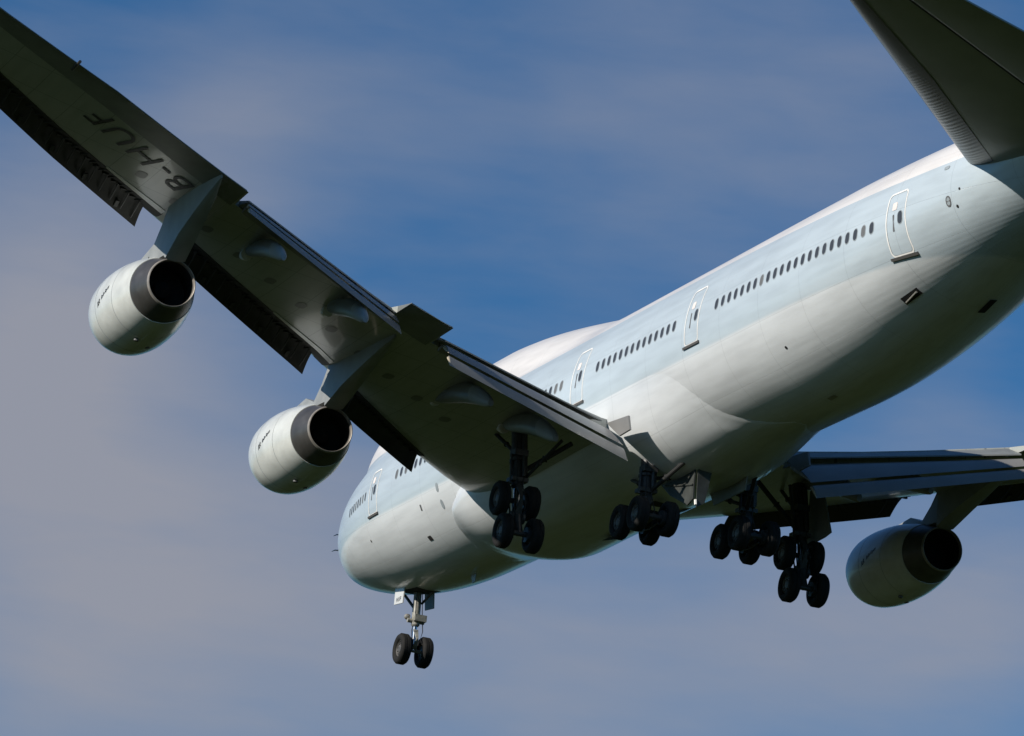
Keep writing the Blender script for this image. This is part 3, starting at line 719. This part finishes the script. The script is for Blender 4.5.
for sg in (-1, 1):
    S = lambda x, y, z: (x, sg*y, z)
    wg = bogie_gear('wing_landing_gear', S(31.78, 5.5, -5.42), 64, S(31.0, 5.45, -2.1), 1.42, 1.12, sg,
        [(S(31.2, 5.4, -3.75), S(31.5, 3.6, -2.35), .09), (S(31.25, 5.4, -4.2), S(32.6, 4.4, -2.6), .06), (S(31.0, 5.4, -3.0), S(29.2, 5.6, -1.9), .07)])
    if sg > 0: dr = MB(); dr.slab([S(30.9, 6.0, -2.0), S(31.9, 6.05, -2.3), S(32.95, 6.0, -4.1), S(32.5, 5.98, -4.2), S(31.0, 5.96, -4.3)], .05); dr.build('gear_door', M_wingdark, wg)
    bgp = bogie_gear('body_landing_gear', S(34.72, 1.92, -5.45), -1, S(34.5, 1.92, -2.9), 1.50, 1.12, sg,
        [(S(34.6, 1.9, -4.5), S(36.6, 1.3, -3.5), .08), (S(34.6, 1.9, -4.2), S(32.5, 1.6, -3.5), .07), (S(34.55, 1.9, -3.9), S(34.6, .4, -3.6), .07)])
    if sg < 0:
        dr = MB(); dr.slab([S(33.4, .9, -3.5), S(36.4, .9, -3.5), S(36.45, .9, -4.8), S(36.0, .9, -4.95), S(34.4, .9, -4.3), S(33.6, .9, -3.8)], .05); dr.tube([S(34.0, .95, -3.9), S(36.4, .95, -4.3)], .035, 6); dr.build('gear_door', M_gdoor, bgp)
        dr = MB(); dr.slab([S(36.5, .86, -3.6), S(36.5, .3, -3.6), S(36.5, .5, -4.9), S(36.5, .8, -5.1)], .05); dr.tube([S(36.5, .84, -4.85), S(36.6, .86, -5.05)], .05, 6, 1); dr.build('gear_door', [M_gdoor, M_line], bgp)  # white stub is a painted sun glint at the door's foot
    else:
        dr = MB(); dr.slab([S(33.6, .9, -3.6), S(36.8, .9, -3.5), S(36.6, .95, -4.2), S(34.0, .95, -4.25)], .05); dr.build('gear_door', M_wingdark, bgp)
# open wheel bays in the fairing: dark recessed panels
def fpatch(name, x0, x1, y0, y1, z, m_, par):
    b = MB(); b.slab([(x0, y0, z), (x1, y0, z), (x1, y1, z), (x0, y1, z)], .06); return b.build(name, m_, par)

# nose gear
ng = MB(); piv = Vector((7.68, 0, -5.32)); top = Vector((7.55, 0, -2.7)); d = top - piv
ng.tube([piv + d*.0, piv + d*.45], .085, 14, 1); ng.tube([piv + d*.38, piv + d*.40, top], [.13, .17, .15], 16)
ng.tube([piv + Vector((0, -.46, 0)), piv + Vector((0, .46, 0))], .07, 12)
ng.tube([piv + d*.46 + Vector((0, -.35, 0)), piv + d*.46 + Vector((0, .35, 0))], .09, 12)
ng.box(piv + d*.50 + Vector((.16, .1, 0)), .3, .5, .26)
ng.slab([piv + Vector((.08, -.1, .08)), piv + Vector((.08, .1, .08)), piv + d*.16 + Vector((.38, .04, 0)), piv + d*.16 + Vector((.38, -.04, 0))], .05)
ng.slab([piv + d*.32 + Vector((.1, -.1, 0)), piv + d*.32 + Vector((.1, .1, 0)), piv + d*.16 + Vector((.38, .04, 0)), piv + d*.16 + Vector((.38, -.04, 0))], .05)
nose_gear = ng.build('nose_landing_gear', [M_nose, M_steel], root); nose_gear['label'] = 'nose landing gear with two wheels'
for s in (-1, 1):
    wheel(nose_gear, piv + Vector((0, s*.46, 0)), s)
    lt = MB(); p = piv + d*.52 + Vector((-.12, s*.33, 0)); lt.lathe([(0, .0), (.0, .10), (-.02, .12), (.14, .09), (.17, .0)], p, (1, 0, 0), 16); lt.build('taxi_light', M_lip, nose_gear)
t = MB(); t.tube([piv + d*.62, Vector((6.1, 0, -2.8))], .06, 8); t.tube([piv + d*.75 + Vector((0, .2, 0)), Vector((8.7, .25, -3.0))], .05, 8); t.build('brace', M_strut, nose_gear)
hz = MB()
for s in (-.1, .13): hz.tube([top + Vector((.15, s, 0)), piv + d*.6 + Vector((.24, s*1.2, 0)), piv + d*.3 + Vector((.2, s*2, 0)), piv + Vector((.1, s, .1))], .018, 6)
hz.build('hydraulic_hose', M_hose, nose_gear)
for s in (-1, 1):
    dr = MB(); dr.slab([(6.67, s*.62, -2.65), (7.7, s*.62, -2.75), (7.76, s*.66, -3.5), (6.8, s*.66, -3.42)], .04); ndoor = dr.build('gear_door', M_white if s < 0 else M_wingdark, nose_gear)
    if s < 0: letters('HUF', .26, 1., lambda u, v: Vector((7.0 + u, -.655 - .025, -3.36 + v)), M_letter, 'registration', ndoor)
belly_patch('nose_gear_bay', 6.4, 8.8, -100, -80, M_black, .012)  # flat black patch on the skin in place of an open bay

# ------------------------------------------------------------------ tail
SXL = [(1.2, 57.6), (2.4, 58.75), (11.08, 67.5)]; SXT = [(1.2, 67.6), (2.4, 67.95), (11.08, 70.4)]
def sz(y): return 1.42 + .125 * (y - 2)
def stab_ring(y, sg, le=None, te=None, c0=0., c1=1., off=0.):
    le, te = lin(SXL, y), lin(SXT, y); ch = te - le; T = .095*ch; n = 14
    cs = [c0 + (c1-c0)*(1 - math.cos(math.pi*i/n))/2 for i in range(n+1)]; z = sz(y)
    return [Vector((le + ch*c, sg*y, z + T*naca(c)*.9 + off)) for c in reversed(cs)] + [Vector((le + ch*c, sg*y, z - T*naca(c)*1.1 - off - (.01 if c > .999 else 0))) for c in cs[1:]]
for sg in (-1, 1):
    b = MB(); b.loft([stab_ring(y, sg) for y in (1.2, 2.4, 4, 6, 8, 10, 10.8, 11.08)]); st = b.build('horizontal_stabilizer', M_stab, root, 40)
    # leading edge strip: unpainted, with spanwise chevron wrinkles
    le_ = MB(); rings = []
    for i in range(331):
        y = 2.2 + (10.9 - 2.2)*i/330; le, te = lin(SXL, y), lin(SXT, y); ch = te - le; T = .095*ch; z = sz(y); r_ = []
        c_end = min(.24, 1.15/ch + .06); wr_ = .0042*(1 + math.sin(y*46 + math.sin(y*5)*2))*max(0, min(1, (8 - y)/4))
        for k_ in range(8): c = .02*0 + c_end*(1 - k_/7)**1.6; r_.append(Vector((le + ch*c - (.03 if k_ == 7 else 0), sg*y, z + T*naca(c)*.9 + .012)))
        for k_ in range(1, 9): c = c_end*(k_/8)**1.6; r_.append(Vector((le + ch*c, sg*y, z - T*naca(c)*1.1 - .014 - wr_*math.sin(math.pi*min(1, k_/8)))))
        rings.append(r_ + [Vector((le + ch*c_end*.7, sg*y, z))])
    le_.loft(rings); le_.build('leading_edge', M_stabfix, st, 50)
    e = MB(); rings = []
    for i in range(6):
        y = 2.5 + 8.3*i/5; le, te = lin(SXL, y), lin(SXT, y); x0 = le + .70*(te-le); x1 = te; c = .7; T = .095*(te-le)
        rings.append([Vector((x0 - .05, sg*y, sz(y) - T*naca(.7)*1.1 - .015)), Vector((x0 + .05, sg*y, sz(y) - T*naca(.7)*1.1 - .05)), Vector((x1 + .02, sg*y, sz(y) - .03)), Vector((x1 + .02, sg*y, sz(y) + .02)), Vector((x0, sg*y, sz(y)))])
    e.loft(rings); e.build('elevator', M_wingdark if False else M_stab, st)
    g_ = MB(); rings = []
    for i in range(6):
        y = 2.5 + 8.3*i/5; le, te = lin(SXL, y), lin(SXT, y); x0 = le + .70*(te-le); T = .095*(te-le); z = sz(y) - T*naca(.7)*1.1
        rings.append([Vector((x0 - .16, sg*y, z - .012)), Vector((x0 - .04, sg*y, z - .018)), Vector((x0 - .04, sg*y, z + .05)), Vector((x0 - .16, sg*y, z + .05))])
    g_.loft(rings); g_.build('hinge_gap', M_black, st)
b = MB()
def fin_ring(z, le, te): 
    n = 10; c = te - le; T = .09*c
    return [Vector((le + c*k_/n, T*naca(k_/n), z)) for k_ in range(n+1)] + [Vector((le + c*k_/n, -T*naca(k_/n), z)) for k_ in range(n-1, 0, -1)]
b.loft([fin_ring(2.4, 52.5, 66.8), fin_ring(4.2, 55.2, 67.4), fin_ring(13.0, 65.6, 70.6), fin_ring(13.4, 66.3, 70.8)]); fin = b.build('vertical_fin', M_tail, root, 40)
b = MB(); b.lathe([(0, .28), (.5, .24), (.9, .12), (.95, 0)], (68.55, 0, 1.85), (1, 0, .1), 20); b.build('auxiliary_exhaust', M_noz, fuselage)
